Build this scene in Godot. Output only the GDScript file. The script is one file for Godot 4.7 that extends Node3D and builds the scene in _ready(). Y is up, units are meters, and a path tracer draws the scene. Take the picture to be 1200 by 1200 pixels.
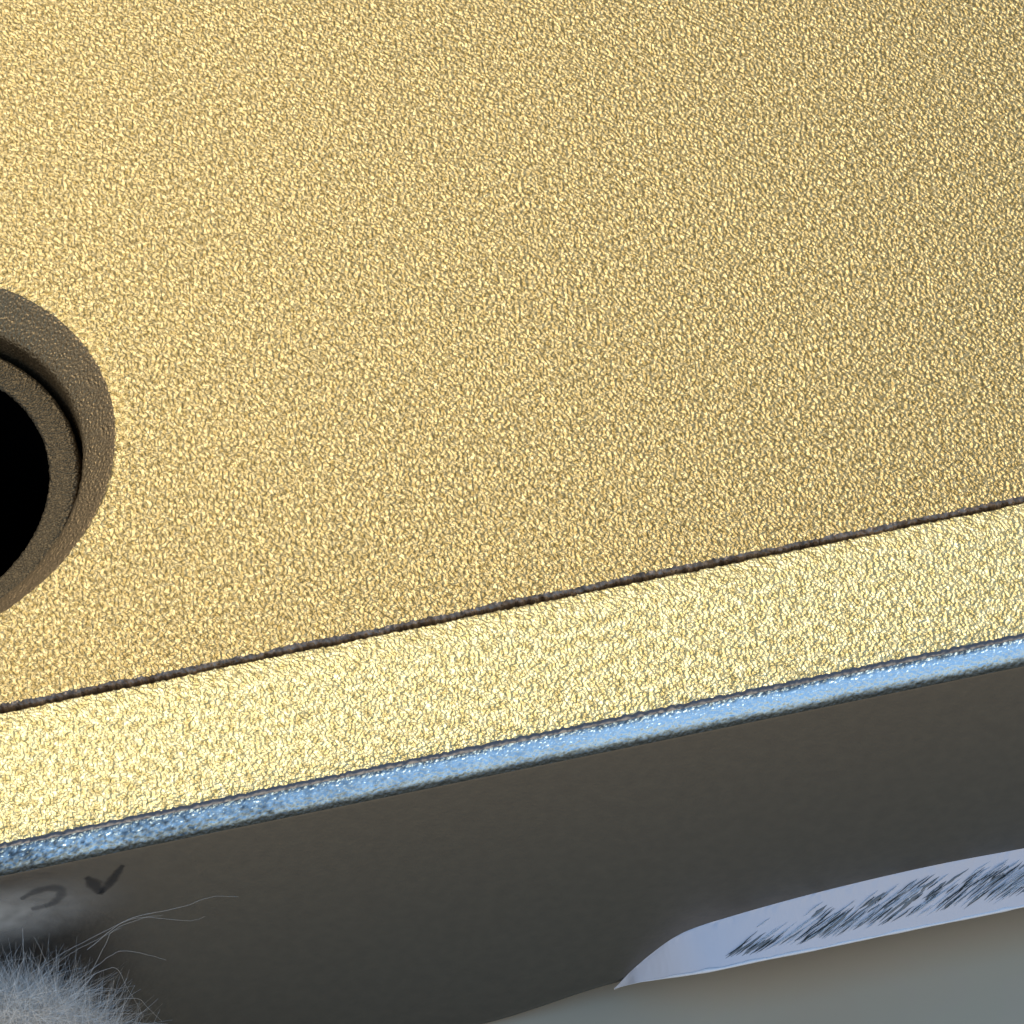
extends Node3D
# A gold metal case seen from very close: a blasted top plate, a hairline gap, a frame rail,
# a bright bare edge, a satin side and a flared bare lip. Lengths below are in millimetres.

const MM := 0.001
var rng := RandomNumberGenerator.new()
var edge_noise := FastNoiseLite.new()
var slow_noise := FastNoiseLite.new()


func _ready() -> void:
	rng.seed = 4711
	# ------------------------------------------------------------ camera, sky, sun, exposure
	var cam := Camera3D.new()
	cam.name = "camera"
	var eye := Vector3(0, 0.09325752, 0.07551845)
	var right := Vector3(0.97957525, -0.12654244, 0.15626689)
	var up := Vector3(0.20107792, 0.61646668, -0.76127295)
	cam.transform = Transform3D(Basis(right, up, right.cross(up)), eye)
	cam.fov = rad_to_deg(2.0 * atan(0.012 / 0.12))
	cam.near = 0.002
	cam.far = 50.0
	add_child(cam)
	var we := WorldEnvironment.new()
	we.name = "world_environment"
	var env := Environment.new()
	env.background_mode = Environment.BG_SKY
	var sm := ProceduralSkyMaterial.new()
	sm.sky_top_color = Color(0.35, 0.585, 0.83)
	sm.sky_horizon_color = Color(0.94, 0.93, 0.90)
	sm.sky_energy_multiplier = 1.5
	sm.sky_curve = 0.4
	sm.sun_angle_max = 55.0
	sm.sun_curve = 0.5
	sm.ground_bottom_color = Color(0.30, 0.28, 0.25)
	sm.ground_horizon_color = Color(0.45, 0.44, 0.42)
	var sky := Sky.new()
	sky.sky_material = sm
	env.sky = sky
	env.tonemap_mode = Environment.TONE_MAPPER_LINEAR
	env.tonemap_exposure = 0.56
	env.sdfgi_enabled = true
	env.ssao_enabled = true
	env.ssil_enabled = true
	we.environment = env
	add_child(we)
	var sun := DirectionalLight3D.new()
	sun.name = "sun"
	sun.light_energy = 1.05
	sun.light_color = Color(1.0, 0.98, 0.91)
	sun.light_angular_distance = 0.5
	sun.shadow_enabled = true
	add_child(sun)
	sun.look_at_from_position(Vector3(-0.26, 0.90, -0.74), Vector3.ZERO)

	edge_noise.seed = 5
	edge_noise.frequency = 5.5
	edge_noise.fractal_octaves = 3
	slow_noise.seed = 9
	slow_noise.frequency = 0.45
	slow_noise.fractal_octaves = 2

	# ------------------------------------------------------------ materials
	var grain := grain_image(31, 2048, 0.155, 3, 0.6)
	var grain_b := grain_image(77, 1024, 0.10)
	var fine := grain_image(12, 512, 0.12)
	var gold := Color(0.758, 0.678, 0.51)
	var plate_m := metal(gold, 0.43, grain, 0.0028, tint_image(3, Color(1.0, 1.0, 1.0), Color(0.54, 0.50, 0.38)))
	var rail_m := metal(Color(0.86, 0.80, 0.63), 0.43, grain, 0.0029, ramp_texture(8, 0.12, Color(1.0, 1.0, 1.0), Color(0.62, 0.58, 0.46), 1024, 3))
	var bevel_m := metal(Color(0.78, 0.67, 0.57), 0.5, grain, 0.006, tint_image(16, Color(1, 1, 1), Color(0.4, 0.38, 0.36)))
	var hole_m := metal(Color(0.66, 0.56, 0.42), 0.5, grain_b, 0.0034, tint_image(14, Color(1, 1, 1), Color(0.6, 0.58, 0.54)))
	var ring_m := metal(Color(0.46, 0.40, 0.31), 0.55, grain_b, 0.0036, tint_image(15, Color(1, 1, 1), Color(0.55, 0.53, 0.5)))
	var edge_m := metal(Color(0.85, 0.92, 0.93), 0.47, grain_b, 0.0032, null)
	var crease_m := metal(Color(0.42, 0.40, 0.39), 0.55, grain_b, 0.003, null)
	var side_m := metal(Color(0.53, 0.505, 0.47), 0.40, fine, 0.0003, ramp_texture(21, 0.035, Color(1, 1, 1), Color(0.94, 0.94, 0.95)))
	var lip_m := metal(Color(0.83, 0.81, 0.81), 0.6, fine, 0.0003, null)
	lip_m.metallic = 0.55
	var scuff_m := metal(Color(0.50, 0.50, 0.49), 0.55, fine, 0.0012, null)
	scuff_m.metallic = 0.4
	var dark_scuff_m := metal(Color(0.31, 0.31, 0.28), 0.55, fine, 0.0012, null)
	dark_scuff_m.metallic = 0.4
	var burr_m := metal(Color(0.92, 0.90, 0.88), 0.6, grain_b, 0.001, null)
	burr_m.metallic = 0.5
	var black_m := StandardMaterial3D.new()
	black_m.albedo_color = Color(0.012, 0.011, 0.01)
	black_m.roughness = 1.0
	black_m.metallic_specular = 0.0
	var stroke_m := soft_stroke(Color(0.09, 0.09, 0.11), 0.5)
	var faint_stroke_m := soft_stroke(Color(0.14, 0.145, 0.17), 0.34)

	# ------------------------------------------------------------ surface it rests on
	var table_m := StandardMaterial3D.new()
	table_m.albedo_color = Color.WHITE
	table_m.albedo_texture = ramp_texture(41, 0.006, Color(0.79, 0.685, 0.545), Color(0.82, 0.735, 0.605))
	table_m.roughness = 0.75
	table_m.uv1_scale = Vector3(14, 14, 1)
	var tp := PlaneMesh.new()
	tp.size = Vector2(0.9, 0.9)
	var table := MeshInstance3D.new()
	table.name = "table"
	table.mesh = tp
	table.material_override = table_m
	table.position = Vector3(0, -10.64 * MM, 0)
	table.set_meta("kind", "structure")
	table.set_meta("label", "plain grey green table top under the gold case")
	add_child(table)

	# ------------------------------------------------------------ the case
	var case_root := Node3D.new()
	case_root.name = "metal_case"
	case_root.position = Vector3(0, -10.62 * MM, 0)
	case_root.set_meta("label", "gold sandblasted metal case with round hole, hairline gap and bright bare front edge")
	case_root.set_meta("category", "metal case")
	add_child(case_root)
	build_plate(case_root, plate_m, bevel_m)
	build_rail(case_root, rail_m, crease_m, edge_m, side_m, black_m)
	build_hole(case_root, hole_m, ring_m, black_m)
	build_lip(case_root, lip_m, scuff_m, dark_scuff_m, burr_m)
	build_marks(case_root, stroke_m, faint_stroke_m)
	build_reflection(case_root)

	# ------------------------------------------------------------ the fluff in the corner
	build_fluff()


# ---------------------------------------------------------------- helpers
func part(called: String, mesh: Mesh, m: Material, parent: Node3D, lift := 10.62) -> MeshInstance3D:
	var o := MeshInstance3D.new()
	o.name = called
	o.mesh = mesh
	o.material_override = m
	o.position = Vector3(0, lift * MM, 0)
	parent.add_child(o, true)
	return o


func grain_image(s: int, size: int, f: float, octaves := 2, gain := 0.4) -> Image:
	var n := FastNoiseLite.new()
	n.seed = s
	n.noise_type = FastNoiseLite.TYPE_SIMPLEX_SMOOTH
	n.frequency = f
	n.fractal_type = FastNoiseLite.FRACTAL_FBM
	n.fractal_octaves = octaves
	n.fractal_gain = gain
	return tile(n, size)


# a noise picture that repeats without a visible join: its first strips are cross-faded with what
# follows the last ones, keeping the spread of values
func tile(n: FastNoiseLite, size: int) -> Image:
	var k := 64
	var big := size + k
	var src := n.get_image(big, big, false, false, true).get_data()
	var wide := PackedByteArray()
	for y in big:
		var row := src.slice(y * big, y * big + size)
		for x in k:
			row[x] = fade(src[y * big + x], src[y * big + size + x], float(x) / k)
		wide.append_array(row)
	var out := wide.slice(0, size * size)
	for y in k:
		var t := float(y) / k
		for x in size:
			out[y * size + x] = fade(wide[y * size + x], wide[(size + y) * size + x], t)
	return Image.create_from_data(size, size, false, Image.FORMAT_L8, out)


func fade(a: int, b: int, t: float) -> int:
	var v := (t * (a - 128) + (1.0 - t) * (b - 128)) / sqrt(t * t + (1.0 - t) * (1.0 - t))
	return clampi(int(round(128.0 + v)), 0, 255)


func tint_image(s: int, a: Color, b: Color) -> ImageTexture:
	return ramp_texture(s, 0.19, a, b, 1024, 2)


func ramp_texture(s: int, f: float, a: Color, b: Color, size := 512, octaves := 4) -> ImageTexture:
	var n := FastNoiseLite.new()
	n.seed = s
	n.noise_type = FastNoiseLite.TYPE_SIMPLEX_SMOOTH
	n.frequency = f
	n.fractal_octaves = octaves
	var src := tile(n, size)
	var raw := src.get_data()
	var out := PackedByteArray()
	out.resize(size * size * 3)
	for i in size * size:
		var c := a.lerp(b, raw[i] / 255.0)
		out[i * 3] = int(c.r * 255.0)
		out[i * 3 + 1] = int(c.g * 255.0)
		out[i * 3 + 2] = int(c.b * 255.0)
	return ImageTexture.create_from_image(Image.create_from_data(size, size, false, Image.FORMAT_RGB8, out))


func metal(c: Color, rough: float, height: Image, scale_cm: float, tint: Texture2D) -> StandardMaterial3D:
	var m := StandardMaterial3D.new()
	m.albedo_color = c
	if tint:
		m.albedo_texture = tint
	m.metallic = 1.0
	m.roughness = rough
	m.heightmap_enabled = true
	m.heightmap_texture = ImageTexture.create_from_image(height)
	m.heightmap_scale = scale_cm
	return m


# translucent dark colour, thinner towards the sides of the stroke
func soft_stroke(c: Color, most: float) -> StandardMaterial3D:
	var img := Image.create(8, 32, false, Image.FORMAT_RGBA8)
	for y in 32:
		var a := sin(PI * (y + 0.5) / 32.0)
		for x in 8:
			img.set_pixel(x, y, Color(c.r, c.g, c.b, most * a * a * (3.0 - 2.0 * a)))
	var m := StandardMaterial3D.new()
	m.albedo_texture = ImageTexture.create_from_image(img)
	m.transparency = BaseMaterial3D.TRANSPARENCY_ALPHA
	m.roughness = 0.8
	return m


# rows of points (mm) to a smooth quad sheet; uvs in the same layout
func sheet(rows: Array, uvs: Array, flip := false, tones := []) -> ArrayMesh:
	var st := SurfaceTool.new()
	st.begin(Mesh.PRIMITIVE_TRIANGLES)
	var w: int = rows[0].size()
	for r in rows.size():
		for i in w:
			st.set_uv(uvs[r][i])
			if tones:
				st.set_color(tones[r][i])
			st.add_vertex(rows[r][i] * MM)
	for r in rows.size() - 1:
		for i in w - 1:
			var a: int = r * w + i
			var b: int = a + 1
			var c: int = a + w
			var d: int = c + 1
			var q := [a, b, c, b, d, c] if not flip else [a, c, b, b, c, d]
			for k in q:
				st.add_index(k)
	st.generate_normals()
	return st.commit()


func planar(rows: Array) -> Array:
	# grain direction: turned 58 degrees in the plate's plane and drawn out a little along it
	var out := []
	var c := cos(deg_to_rad(58.0))
	var s := sin(deg_to_rad(58.0))
	for row in rows:
		var u := PackedVector2Array()
		for p in row:
			u.append(Vector2((p.x * c + p.z * s + 39.9) / 40.0, (-p.x * s + p.z * c + 32.0) / 31.0))
		out.append(u)
	return out


# uv from x and the arc length down the profile
func strip_uv(rows: Array, unit := 24.0) -> Array:
	var out := []
	var v := 0.0
	for r in rows.size():
		if r > 0:
			v += rows[r][0].distance_to(rows[r - 1][0])
		var u := PackedVector2Array()
		for p in rows[r]:
			u.append(Vector2(p.x / unit, v / unit))
		out.append(u)
	return out


func xs(x0: float, x1: float, step: float) -> PackedFloat32Array:
	var out := PackedFloat32Array()
	var n := int(round((x1 - x0) / step))
	for i in n + 1:
		out.append(x0 + (x1 - x0) * i / n)
	return out


func plate_y(z: float) -> float:
	var d: float = max(0.0, z + 1.6)
	return 0.0019 * d * d


func seam_z(x: float) -> float:
	return 2.60 + 0.07 * edge_noise.get_noise_2d(x * 2.2, 0.0) + 0.05 * slow_noise.get_noise_2d(x, 3.0) + 0.002 * x


func build_plate(root: Node3D, m: Material, bevel: Material) -> void:
	var cx := -15.0
	var cz := -5.5
	var rad := 6.07
	var x0 := -42.0
	var x1 := 40.0
	var zb := -52.0
	# boundary, once round: front edge finely, the other sides coarsely
	var rim := PackedVector2Array()
	for x in xs(x0, x1, 0.25):
		rim.append(Vector2(x, 1.2))
	var zr := 1.2
	for i in range(1, 60):
		rim.append(Vector2(x1, lerpf(zr, zb, i / 60.0)))
	for i in 90:
		rim.append(Vector2(lerpf(x1, x0, i / 90.0), zb))
	var zl := 1.2
	for i in 61:
		rim.append(Vector2(x0, lerpf(zb, zl, i / 60.0)))
	var ts := [0.0, 0.003, 0.01]
	for k in range(1, 41):
		ts.append(k / 40.0)
	var rows := []
	for t in ts:
		rows.append(PackedVector3Array())
	for p in rim:
		var d := p - Vector2(cx, cz)
		var a := d.angle()
		var r0 := rad + 0.035 * edge_noise.get_noise_2d(cos(a) * rad + 60.0, sin(a) * rad)
		var len := d.length()
		for k in ts.size():
			var q := Vector2(cx, cz) + d / len * lerpf(r0, len, ts[k])
			var y := plate_y(q.y)
			if k == 0:
				y -= 0.03
			rows[k].append(Vector3(q.x, y, q.y))
	var plate := sheet(rows, planar(rows), true)
	var f := []
	for t in [0.0, 0.12, 0.25, 0.4, 0.55, 0.7, 0.85, 0.95, 1.0]:
		var row := PackedVector3Array()
		for x in xs(x0, x1, 0.05):
			var z := lerpf(1.2, seam_z(x), t)
			row.append(Vector3(x, plate_y(z), z))
		f.append(row)
	var join := SurfaceTool.new()
	join.begin(Mesh.PRIMITIVE_TRIANGLES)
	join.append_from(plate, 0, Transform3D())
	join.append_from(sheet(f, planar(f), true), 0, Transform3D())
	part("top_plate", join.commit(), m, root)
	# the plate's own front edge, turned down into the gap
	var b := [PackedVector3Array(), PackedVector3Array(), PackedVector3Array(), PackedVector3Array()]
	for x in xs(x0, x1, 0.05):
		var z := seam_z(x)
		var y := plate_y(z)
		var even := 2.60 + 0.05 * slow_noise.get_noise_2d(x, 3.0) + 0.002 * x
		var w := 0.09 + 0.04 * slow_noise.get_noise_2d(x * 1.7, 8.0)
		var e := 0.02 * edge_noise.get_noise_2d(x, 7.0)
		b[0].append(Vector3(x, y, z))
		b[1].append(Vector3(x, y - 0.025, even + w * 0.5))
		b[2].append(Vector3(x, y - 0.065, even + w + e * 0.5))
		b[3].append(Vector3(x, -1.0, even + w + 0.01))
	part("plate_edge", sheet(b, planar(b), true), bevel, root)


func build_rail(root: Node3D, rail: Material, crease: Material, edge: Material, side: Material, black: Material) -> void:
	var X := xs(-42.0, 40.0, 0.05)
	var rows := []
	for k in 9:
		rows.append(PackedVector3Array())
	for x in X:
		var j := 0.05 * edge_noise.get_noise_2d(x * 1.4, 21.0) + 0.02 * slow_noise.get_noise_2d(x, 30.0)
		var z := 2.775 + j
		var e := 0.05 * edge_noise.get_noise_2d(x, 44.0)
		rows[0].append(Vector3(x, -1.0, z))
		rows[1].append(Vector3(x, -0.06, z))
		rows[2].append(Vector3(x, -0.012, z + 0.02))
		rows[3].append(Vector3(x, 0.0, z + 0.06))
		rows[4].append(Vector3(x, 0.004, 3.6))
		rows[5].append(Vector3(x, 0.004, 4.8))
		rows[6].append(Vector3(x, 0.0, 5.9))
		rows[7].append(Vector3(x, -0.006, 6.3))
		rows[8].append(Vector3(x, -0.02, 6.44 + e))
	part("frame_rail", sheet(rows, planar(rows), true), rail, root)
	# the dark line where the gold stops, a shallow crease with a dark reflection put into its colour
	var c := []
	for k in 4:
		c.append(PackedVector3Array())
	for x in X:
		var e := 0.05 * edge_noise.get_noise_2d(x, 44.0)
		var g := 0.04 * edge_noise.get_noise_2d(x, 50.0)
		c[0].append(Vector3(x, -0.02, 6.44 + e))
		c[1].append(Vector3(x, -0.05, 6.475 + e))
		c[2].append(Vector3(x, -0.06, 6.51 + g * 0.6))
		c[3].append(Vector3(x, -0.052 + g * 0.3, 6.56 + g * 0.7))
	part("edge_crease", sheet(c, strip_uv(c), true), crease, root)
	var b := []
	var n := 17
	for k in n + 1:
		b.append(PackedVector3Array())
	for x in X:
		var g := 0.04 * edge_noise.get_noise_2d(x, 50.0)
		for k in n + 1:
			var a := lerpf(0.26, 1.44, float(k) / n)
			var p := Vector3(x, -0.58 + 0.55 * cos(a), 6.45 + 0.55 * sin(a))
			if k == 0:
				p = Vector3(x, -0.052 + g * 0.3, 6.56 + g * 0.7)
			elif k < n:
				var rough := (0.012 + 0.03 * smoothstep(-2.0, -12.0, x)) * edge_noise.get_noise_3d(x, k * 0.09, 61.0)
				p += Vector3(0, cos(a), sin(a)) * rough
			b[k].append(p)
	# dimmed reflections painted into the edge colour, mottled, deeper leftwards and along both rims
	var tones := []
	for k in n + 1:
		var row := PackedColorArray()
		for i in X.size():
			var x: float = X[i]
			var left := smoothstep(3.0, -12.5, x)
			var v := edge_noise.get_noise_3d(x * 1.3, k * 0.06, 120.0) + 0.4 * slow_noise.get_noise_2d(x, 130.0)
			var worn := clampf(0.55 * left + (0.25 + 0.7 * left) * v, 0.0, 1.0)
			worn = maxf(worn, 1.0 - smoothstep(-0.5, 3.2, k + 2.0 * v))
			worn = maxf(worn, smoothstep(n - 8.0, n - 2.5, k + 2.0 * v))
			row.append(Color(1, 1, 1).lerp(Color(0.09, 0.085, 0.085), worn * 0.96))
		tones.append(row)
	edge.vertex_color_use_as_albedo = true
	part("bare_edge", sheet(b, strip_uv(b, 12.0), true, tones), edge, root)
	var s := []
	var prof := []
	for k in 7:
		var a := lerpf(1.44, PI / 2, k / 6.0)
		prof.append([-0.58 + 0.55 * cos(a), 6.45 + 0.55 * sin(a)])
	prof += [[-0.7, 7.0], [-3.0, 7.0], [-6.0, 7.0], [-9.0, 7.0], [-9.6, 7.0], [-9.85, 6.94], [-9.97, 6.8], [-10.0, 6.6], [-10.0, -52.0]]
	for q in prof:
		var row := PackedVector3Array()
		for x in xs(-42.0, 40.0, 0.25):
			var low := (1.0 - smoothstep(-3.4, 0.6, x)) * 0.62 * smoothstep(-7.0, -9.6, q[0])
			row.append(Vector3(x, q[0] - low, q[1]))
		s.append(row)
	part("side_wall", sheet(s, strip_uv(s, 9.0), true), side, root)
	# the floor of the gap and the far walls, which close the case
	var f := [PackedVector3Array(), PackedVector3Array()]
	for x in [-42.0, 40.0]:
		f[0].append(Vector3(x, -0.95, 2.4))
		f[1].append(Vector3(x, -0.95, 3.0))
	part("gap_floor", sheet(f, planar(f), true), black, root)
	var w := []
	var loop := [[40.0, 6.9], [40.0, -52.0], [-42.0, -52.0], [-42.0, 6.9]]
	for y in [-0.1, -9.9]:
		var row := PackedVector3Array()
		for q in loop:
			row.append(Vector3(q[0], y, q[1]))
		w.append(row)
	part("back_wall", sheet(w, strip_uv(w), false), side, root)


func lathe(prof: Array, jag: float, n := 720) -> Array:
	var rows := []
	var uvs := []
	var v := 0.0
	for k in prof.size():
		if k > 0:
			v += Vector2(prof[k][0], prof[k][1]).distance_to(Vector2(prof[k - 1][0], prof[k - 1][1]))
		var row := PackedVector3Array()
		var u := PackedVector2Array()
		for i in n + 1:
			var a := TAU * i / n
			var r: float = prof[k][0]
			var e := jag * edge_noise.get_noise_3d(cos(a) * r, sin(a) * r, k * 0.6 + 3.0)
			row.append(Vector3(-15.0 + cos(a) * (r + e), prof[k][1], -5.5 + sin(a) * (r + e)))
			u.append(Vector2(a * 6.0 / 12.0 / TAU * TAU, v / 12.0))
		rows.append(row)
		uvs.append(u)
	return [rows, uvs]


func build_hole(root: Node3D, hole: Material, ring: Material, black: Material) -> void:
	var a := lathe([[6.09, -0.03], [6.02, -0.06], [5.86, -0.2], [5.5, -0.44], [5.24, -0.61], [5.16, -0.69], [5.13, -0.85], [5.12, -3.0]], 0.03)
	part("hole_wall", sheet(a[0], a[1], false), hole, root)
	var b := lathe([[4.97, -3.0], [4.96, -1.34], [4.92, -1.25], [4.84, -1.23], [4.6, -1.26], [4.28, -1.30], [4.21, -1.32], [4.2, -1.36]], 0.03)
	part("inner_ring", sheet(b[0], b[1], false), ring, root)
	var c := lathe([[4.2, -1.36], [4.1, -2.0], [4.05, -6.0], [3.9, -9.5], [0.01, -9.5]], 0.0, 180)
	part("bore", sheet(c[0], c[1], false), black, root)
	var d := lathe([[5.12, -3.0], [4.97, -3.0]], 0.0, 180)
	part("groove_floor", sheet(d[0], d[1], false), black, root)


func lip_flare(x: float) -> float:
	return 0.9 * smoothstep(-0.6, 2.7, x) * clampf((x - 0.1) / 0.5, 0.0, 1.0)


func lip_top(x: float) -> float:
	var pts := [[0.1, -10.0], [0.35, -9.70], [0.6, -9.40], [0.95, -9.04], [1.3, -8.72], [1.64, -8.45], [1.97, -8.26], [2.5, -8.1], [3.03, -8.01], [4.7, -7.79], [6.2, -7.67], [8.2, -7.6], [10.3, -7.66], [40.0, -7.7]]
	for i in pts.size() - 1:
		if x <= pts[i + 1][0]:
			var t: float = (x - pts[i][0]) / (pts[i + 1][0] - pts[i][0])
			var pre: Array = pts[maxi(i - 1, 0)]
			var post: Array = pts[mini(i + 2, pts.size() - 1)]
			return cubic_interpolate_in_time(pts[i][1], pts[i + 1][1], pre[1], post[1], clampf(t, 0.0, 1.0), pts[i + 1][0] - pts[i][0], pre[0] - pts[i][0] - (0.0 if i > 0 else 0.3), post[0] - pts[i][0])
	return -7.7


func lip_point(x: float, t: float) -> Vector3:
	var f := lip_flare(x)
	var top := Vector3(x, lip_top(x), 7.004)
	var low := Vector3(x, -9.88 - 0.12 * (1.0 - smoothstep(0.1, 0.8, x)) + 1.237 * f + 0.02 * slow_noise.get_noise_2d(x, 70.0), 7.004 + f)
	return top.lerp(low, t)


func build_lip(root: Node3D, lip: Material, scuff: Material, dark_scuff: Material, burr: Material) -> void:
	var rows := []
	for t in [0.0, 0.03, 0.06, 0.2, 0.4, 0.6, 0.8, 0.93, 1.0]:
		var row := PackedVector3Array()
		for x in xs(0.1, 40.0, 0.06):
			var p := lip_point(x, t)
			var k := 0.015 * edge_noise.get_noise_2d(x, 80.0 + t * 5.0) * (1.0 if t < 0.1 else 0.5)
			p += Vector3(0, k, k * 0.5)
			row.append(p)
		rows.append(row)
	part("flared_lip", sheet(rows, strip_uv(rows, 9.0), true), lip, root).set_meta("label", "bare silver lip flaring out of the side's bottom edge")
	# a rolled burr along the lower edge and the underside behind it
	var b := []
	for k in 6:
		b.append(PackedVector3Array())
	for x in xs(0.1, 40.0, 0.06):
		var p := lip_point(x, 1.0)
		var s := clampf((x - 0.1) / 2.2, 0.02, 1.0) * (0.35 + 0.25 * edge_noise.get_noise_2d(x * 0.2, 95.0))
		b[0].append(p + Vector3(0, 0.14, -0.115) * s)
		b[1].append(p + Vector3(0, 0.12, -0.04) * s)
		b[2].append(p + Vector3(0, 0.04, 0.04) * s)
		b[3].append(p + Vector3(0, -0.03, 0.03) * s)
		b[4].append(p + Vector3(0, -0.05, -0.03) * s)
		b[5].append(Vector3(x, minf(p.y - 0.1, -9.6), 6.98))
	part("lip_burr", sheet(b, strip_uv(b, 9.0), true), burr, root)
	# slanting chatter left by a tool across the lip: thin raised slivers in two tones of scuffed metal
	part("scuffed_patch", chatter(110, 0.04, 0.10, 0.015), scuff, root).set_meta("label", "grey slanting tool scuffs across the silver lip")
	part("deep_scuff", chatter(140, 0.012, 0.035, 0.03), dark_scuff, root).set_meta("label", "dark thin tool scratches across the silver lip")
	part("raw_scuff", chatter(150, 0.012, 0.04, 0.05), burr, root).set_meta("label", "bright thin tool scratches across the silver lip")


func chatter(count: int, thin: float, broad: float, lift: float) -> ArrayMesh:
	var st := SurfaceTool.new()
	st.begin(Mesh.PRIMITIVE_TRIANGLES)
	var nrm := Vector3(0, 0.655, 0.756)
	for i in count:
		var x := 2.75 + pow(rng.randf(), 0.9) * 12.5
		var far := clampf((x - 2.7) / 4.5, 0.0, 1.0)
		var t1 := rng.randf_range(0.74, 0.86) - 0.1 * far * rng.randf()
		var t0 := t1 - rng.randf_range(0.14, 0.36 + 0.16 * far)
		if rng.randf() < 0.42 * far:
			t1 = rng.randf_range(0.35, 0.6)
			t0 = t1 - rng.randf_range(0.1, 0.25)
		var run := (t1 - t0) * rng.randf_range(2.4, 3.2)
		var wd := rng.randf_range(thin, broad)
		var hi := lift * rng.randf_range(0.4, 1.0) + 0.02
		var n := 8
		var prev := []
		for k in n + 1:
			var s := float(k) / n
			var tt := lerpf(t1, t0, s)
			var xx := x + run * s + 0.05 * edge_noise.get_noise_2d(s * 0.3 + i * 3.1, 4.0)
			var half := wd * sin(PI * clampf(s, 0.03, 0.97)) * rng.randf_range(0.7, 1.15)
			var m := lip_point(xx, tt)
			var cur := [lip_point(xx + half, tt) + nrm * 0.004, m + nrm * (hi * sin(PI * s) + 0.005), lip_point(xx - half, tt) + nrm * 0.004]
			if k > 0:
				for e in 2:
					for v in [prev[e], prev[e + 1], cur[e], prev[e + 1], cur[e + 1], cur[e]]:
						st.set_uv(Vector2(v.x, v.y) / 6.0)
						st.add_vertex(v * MM)
			prev = cur
	st.generate_normals()
	return st.commit()


func ribbon(pts: Array, wide: float, z: float) -> ArrayMesh:
	var curve := Curve2D.new()
	for i in pts.size():
		var a: Vector2 = pts[max(i - 1, 0)]
		var b: Vector2 = pts[min(i + 1, pts.size() - 1)]
		curve.add_point(pts[i], -(b - a) / 6.0, (b - a) / 6.0)
	var length := curve.get_baked_length()
	var n := 24
	var rows := [PackedVector3Array(), PackedVector3Array(), PackedVector3Array()]
	for k in n + 1:
		var s := float(k) / n
		var p := curve.sample_baked(length * s, true)
		var q := curve.sample_baked(minf(length * s + 0.02, length), true)
		if k == n:
			q = p + (p - curve.sample_baked(length - 0.02, true))
		var side := (q - p).normalized().orthogonal()
		var h := wide * (0.35 + 0.65 * sin(PI * clampf(s, 0.06, 0.9))) * (1.0 + 0.35 * edge_noise.get_noise_2d(p.x * 0.7, p.y * 0.7))
		rows[0].append(Vector3(p.x + side.x * h, p.y + side.y * h, z - 0.004))
		rows[1].append(Vector3(p.x, p.y, z))
		rows[2].append(Vector3(p.x - side.x * h, p.y - side.y * h, z - 0.004))
	var uvs := []
	for j in 3:
		var u := PackedVector2Array()
		for k in n + 1:
			u.append(Vector2(0.1 + 0.8 * k / n, 0.02 + 0.48 * j))
		uvs.append(u)
	return sheet(rows, uvs)


func build_marks(root: Node3D, soft_stroke: Material, faint: Material) -> void:
	var v := part("side_mark", ribbon([Vector2(-11.16, -1.18), Vector2(-11.05, -1.5), Vector2(-10.97, -1.92)], 0.21, 7.010), soft_stroke, root)
	v.set_meta("label", "dark left stroke of the V shaped mark")
	part("side_mark", ribbon([Vector2(-10.99, -1.95), Vector2(-10.62, -1.5), Vector2(-10.28, -1.02)], 0.16, 7.014), soft_stroke, root)
	part("side_mark", ribbon([Vector2(-12.75, -1.52), Vector2(-12.35, -1.33), Vector2(-11.9, -1.36), Vector2(-11.82, -1.62), Vector2(-12.1, -1.92), Vector2(-12.6, -1.98)], 0.17, 7.010), faint, root)


# the fluff's pale reflection painted on a clear sheet, strongest left of the mark
func build_reflection(root: Node3D) -> void:
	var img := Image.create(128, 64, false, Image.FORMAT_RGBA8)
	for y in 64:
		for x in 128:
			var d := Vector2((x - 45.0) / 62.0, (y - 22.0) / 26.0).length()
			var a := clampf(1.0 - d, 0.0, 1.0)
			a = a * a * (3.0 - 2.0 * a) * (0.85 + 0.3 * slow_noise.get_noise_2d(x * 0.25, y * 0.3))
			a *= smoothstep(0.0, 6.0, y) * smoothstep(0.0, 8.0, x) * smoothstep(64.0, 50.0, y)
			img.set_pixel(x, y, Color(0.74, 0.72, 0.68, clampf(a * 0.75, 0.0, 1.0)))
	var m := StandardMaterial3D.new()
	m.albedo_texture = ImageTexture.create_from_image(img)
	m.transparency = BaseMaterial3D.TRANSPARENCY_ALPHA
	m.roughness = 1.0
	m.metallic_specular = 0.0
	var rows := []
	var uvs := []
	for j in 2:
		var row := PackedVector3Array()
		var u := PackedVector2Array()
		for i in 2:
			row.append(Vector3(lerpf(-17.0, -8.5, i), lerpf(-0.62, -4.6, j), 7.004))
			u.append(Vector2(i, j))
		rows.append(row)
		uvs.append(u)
	part("painted_reflection", sheet(rows, uvs, true), m, root)


# ---------------------------------------------------------------- fluff
func wisp(st: SurfaceTool, pts: PackedVector3Array, r: float) -> void:
	var turn := Vector3(rng.randfn(), rng.randfn(), rng.randfn()).normalized()
	var n := pts.size()
	for k in n - 1:
		var side := (pts[k + 1] - pts[k]).cross(turn).normalized()
		var a := side * r * (1.0 - 0.7 * k / (n - 1))
		var b := side * r * (1.0 - 0.7 * (k + 1) / (n - 1))
		for p in [pts[k] - a, pts[k + 1] - b, pts[k] + a, pts[k] + a, pts[k + 1] - b, pts[k + 1] + b]:
			st.add_vertex(p * MM)


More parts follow.
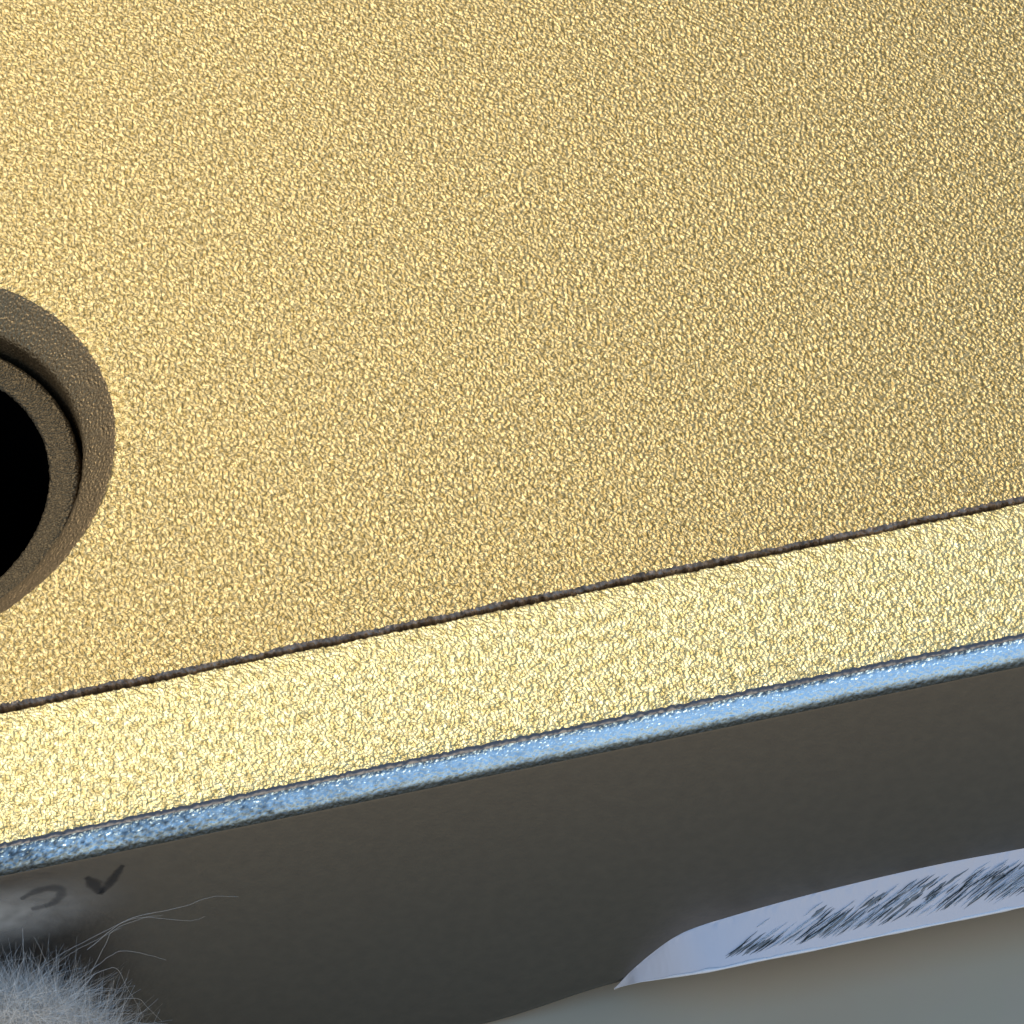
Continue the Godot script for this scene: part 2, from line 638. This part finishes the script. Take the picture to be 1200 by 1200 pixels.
func strand(st: SurfaceTool, pts: PackedVector3Array, r0: float, r1: float) -> void:
	var prev := PackedVector3Array()
	var n := pts.size()
	for k in n:
		var d := (pts[min(k + 1, n - 1)] - pts[max(k - 1, 0)]).normalized()
		var u := d.cross(Vector3(0.31, 0.9, 0.27)).normalized()
		var v := d.cross(u)
		var r := lerpf(r0, r1, float(k) / (n - 1))
		var cur := PackedVector3Array()
		for j in 3:
			var a := TAU * j / 3.0
			cur.append(pts[k] + (u * cos(a) + v * sin(a)) * r)
		if k > 0:
			for j in 3:
				var j2 := (j + 1) % 3
				for p in [prev[j], cur[j], prev[j2], prev[j2], cur[j], cur[j2]]:
					st.add_vertex(p * MM)
		prev = cur


func build_fluff() -> void:
	var hair_m := StandardMaterial3D.new()
	hair_m.albedo_color = Color(0.90, 0.86, 0.80, 0.45)
	hair_m.transparency = BaseMaterial3D.TRANSPARENCY_ALPHA
	hair_m.roughness = 0.6
	hair_m.backlight = Color(0.35, 0.35, 0.36)
	var root := Node3D.new()
	root.name = "fluff_tuft"
	root.position = Vector3(-14.0, -10.62, 8.8) * MM
	root.set_meta("label", "grey white tuft of soft fluff with stray hairs against the case's dark side")
	root.set_meta("category", "fluff")
	add_child(root)
	var st := SurfaceTool.new()
	st.begin(Mesh.PRIMITIVE_TRIANGLES)
	var centre := Vector3(0, 4.2, 0.1)
	var radii := Vector3(2.9, 4.0, 1.5)
	for i in 60000:
		var d := Vector3(rng.randfn(), rng.randfn(), rng.randfn()).normalized()
		var p := centre + d * radii * rng.randf_range(0.5, 0.93)
		var go := (d * 0.8 + Vector3(rng.randfn() * 0.6 - 0.2, rng.randfn() * 0.5, rng.randfn() * 0.6)).normalized()
		var bend := Vector3(rng.randfn(), rng.randfn(), rng.randfn()) * 0.75
		var step := rng.randf_range(0.10, 0.26)
		var pts := PackedVector3Array()
		for k in 8:
			pts.append(p)
			go = (go + bend + Vector3(rng.randfn(), rng.randfn(), rng.randfn()) * 0.10).normalized()
			p += go * step
			p.z = maxf(p.z, -1.72)
			p.y = maxf(p.y, 0.03)
		wisp(st, pts, 0.0075)
	st.generate_normals()
	part("hair_mass", st.commit(), hair_m, root, 0.0).set_meta("kind", "stuff")
	# stray hairs that can be told apart; points in mm on the case's axes
	var strays := [
		[Vector3(-13.81, -4.08, 7.6), Vector3(-12.33, -3.47, 7.4), Vector3(-11.44, -3.01, 7.4), Vector3(-10.54, -2.7, 7.35), Vector3(-10.12, -2.78, 7.3), Vector3(-9.51, -2.96, 7.4), Vector3(-9.06, -3.16, 7.4), Vector3(-8.79, -3.08, 7.4)],
		[Vector3(-11.6, -3.3, 7.5), Vector3(-10.52, -2.6, 7.4), Vector3(-9.24, -2.6, 7.35), Vector3(-8.52, -2.44, 7.35), Vector3(-7.91, -2.59, 7.4)],
		[Vector3(-12.2, -4.2, 7.8), Vector3(-11.12, -3.84, 7.4), Vector3(-10.64, -3.87, 7.4), Vector3(-9.95, -4.48, 7.4)],
		[Vector3(-12.0, -4.1, 7.8), Vector3(-11.18, -4.36, 7.4), Vector3(-11.03, -5.28, 7.4), Vector3(-10.9, -6.33, 7.4), Vector3(-10.94, -6.87, 7.5)],
		[Vector3(-11.6, -5.2, 7.7), Vector3(-10.9, -5.77, 7.4), Vector3(-10.73, -6.2, 7.4), Vector3(-10.5, -6.92, 7.4)],
		[Vector3(-14.3, -3.5, 7.7), Vector3(-13.64, -3.27, 7.4), Vector3(-12.81, -3.33, 7.4), Vector3(-12.67, -3.24, 7.4)],
		[Vector3(-13.0, -4.0, 7.8), Vector3(-12.2, -3.45, 7.5), Vector3(-11.3, -3.05, 7.45), Vector3(-10.7, -2.85, 7.4)],
		[Vector3(-11.7, -4.0, 7.7), Vector3(-11.2, -3.3, 7.5), Vector3(-10.9, -2.9, 7.4), Vector3(-10.2, -2.66, 7.4), Vector3(-9.7, -2.7, 7.4)],
	]
	for w in strays:
		var curve := Curve3D.new()
		for i in w.size():
			var a: Vector3 = w[max(i - 1, 0)]
			var b: Vector3 = w[min(i + 1, w.size() - 1)]
			curve.add_point(w[i] - Vector3(-14.0, -10.62, 8.8), -(b - a) / 6.0, (b - a) / 6.0)
		var length := curve.get_baked_length()
		var pts := PackedVector3Array()
		for k in 31:
			pts.append(curve.sample_baked(length * k / 30.0, true) + Vector3(0, 0.03 * edge_noise.get_noise_2d(k * 0.05, w[0].x), 0.0))
		var hs := SurfaceTool.new()
		hs.begin(Mesh.PRIMITIVE_TRIANGLES)
		strand(hs, pts, 0.008, 0.003)
		hs.generate_normals()
		part("stray_hair", hs.commit(), hair_m, root, 0.0)
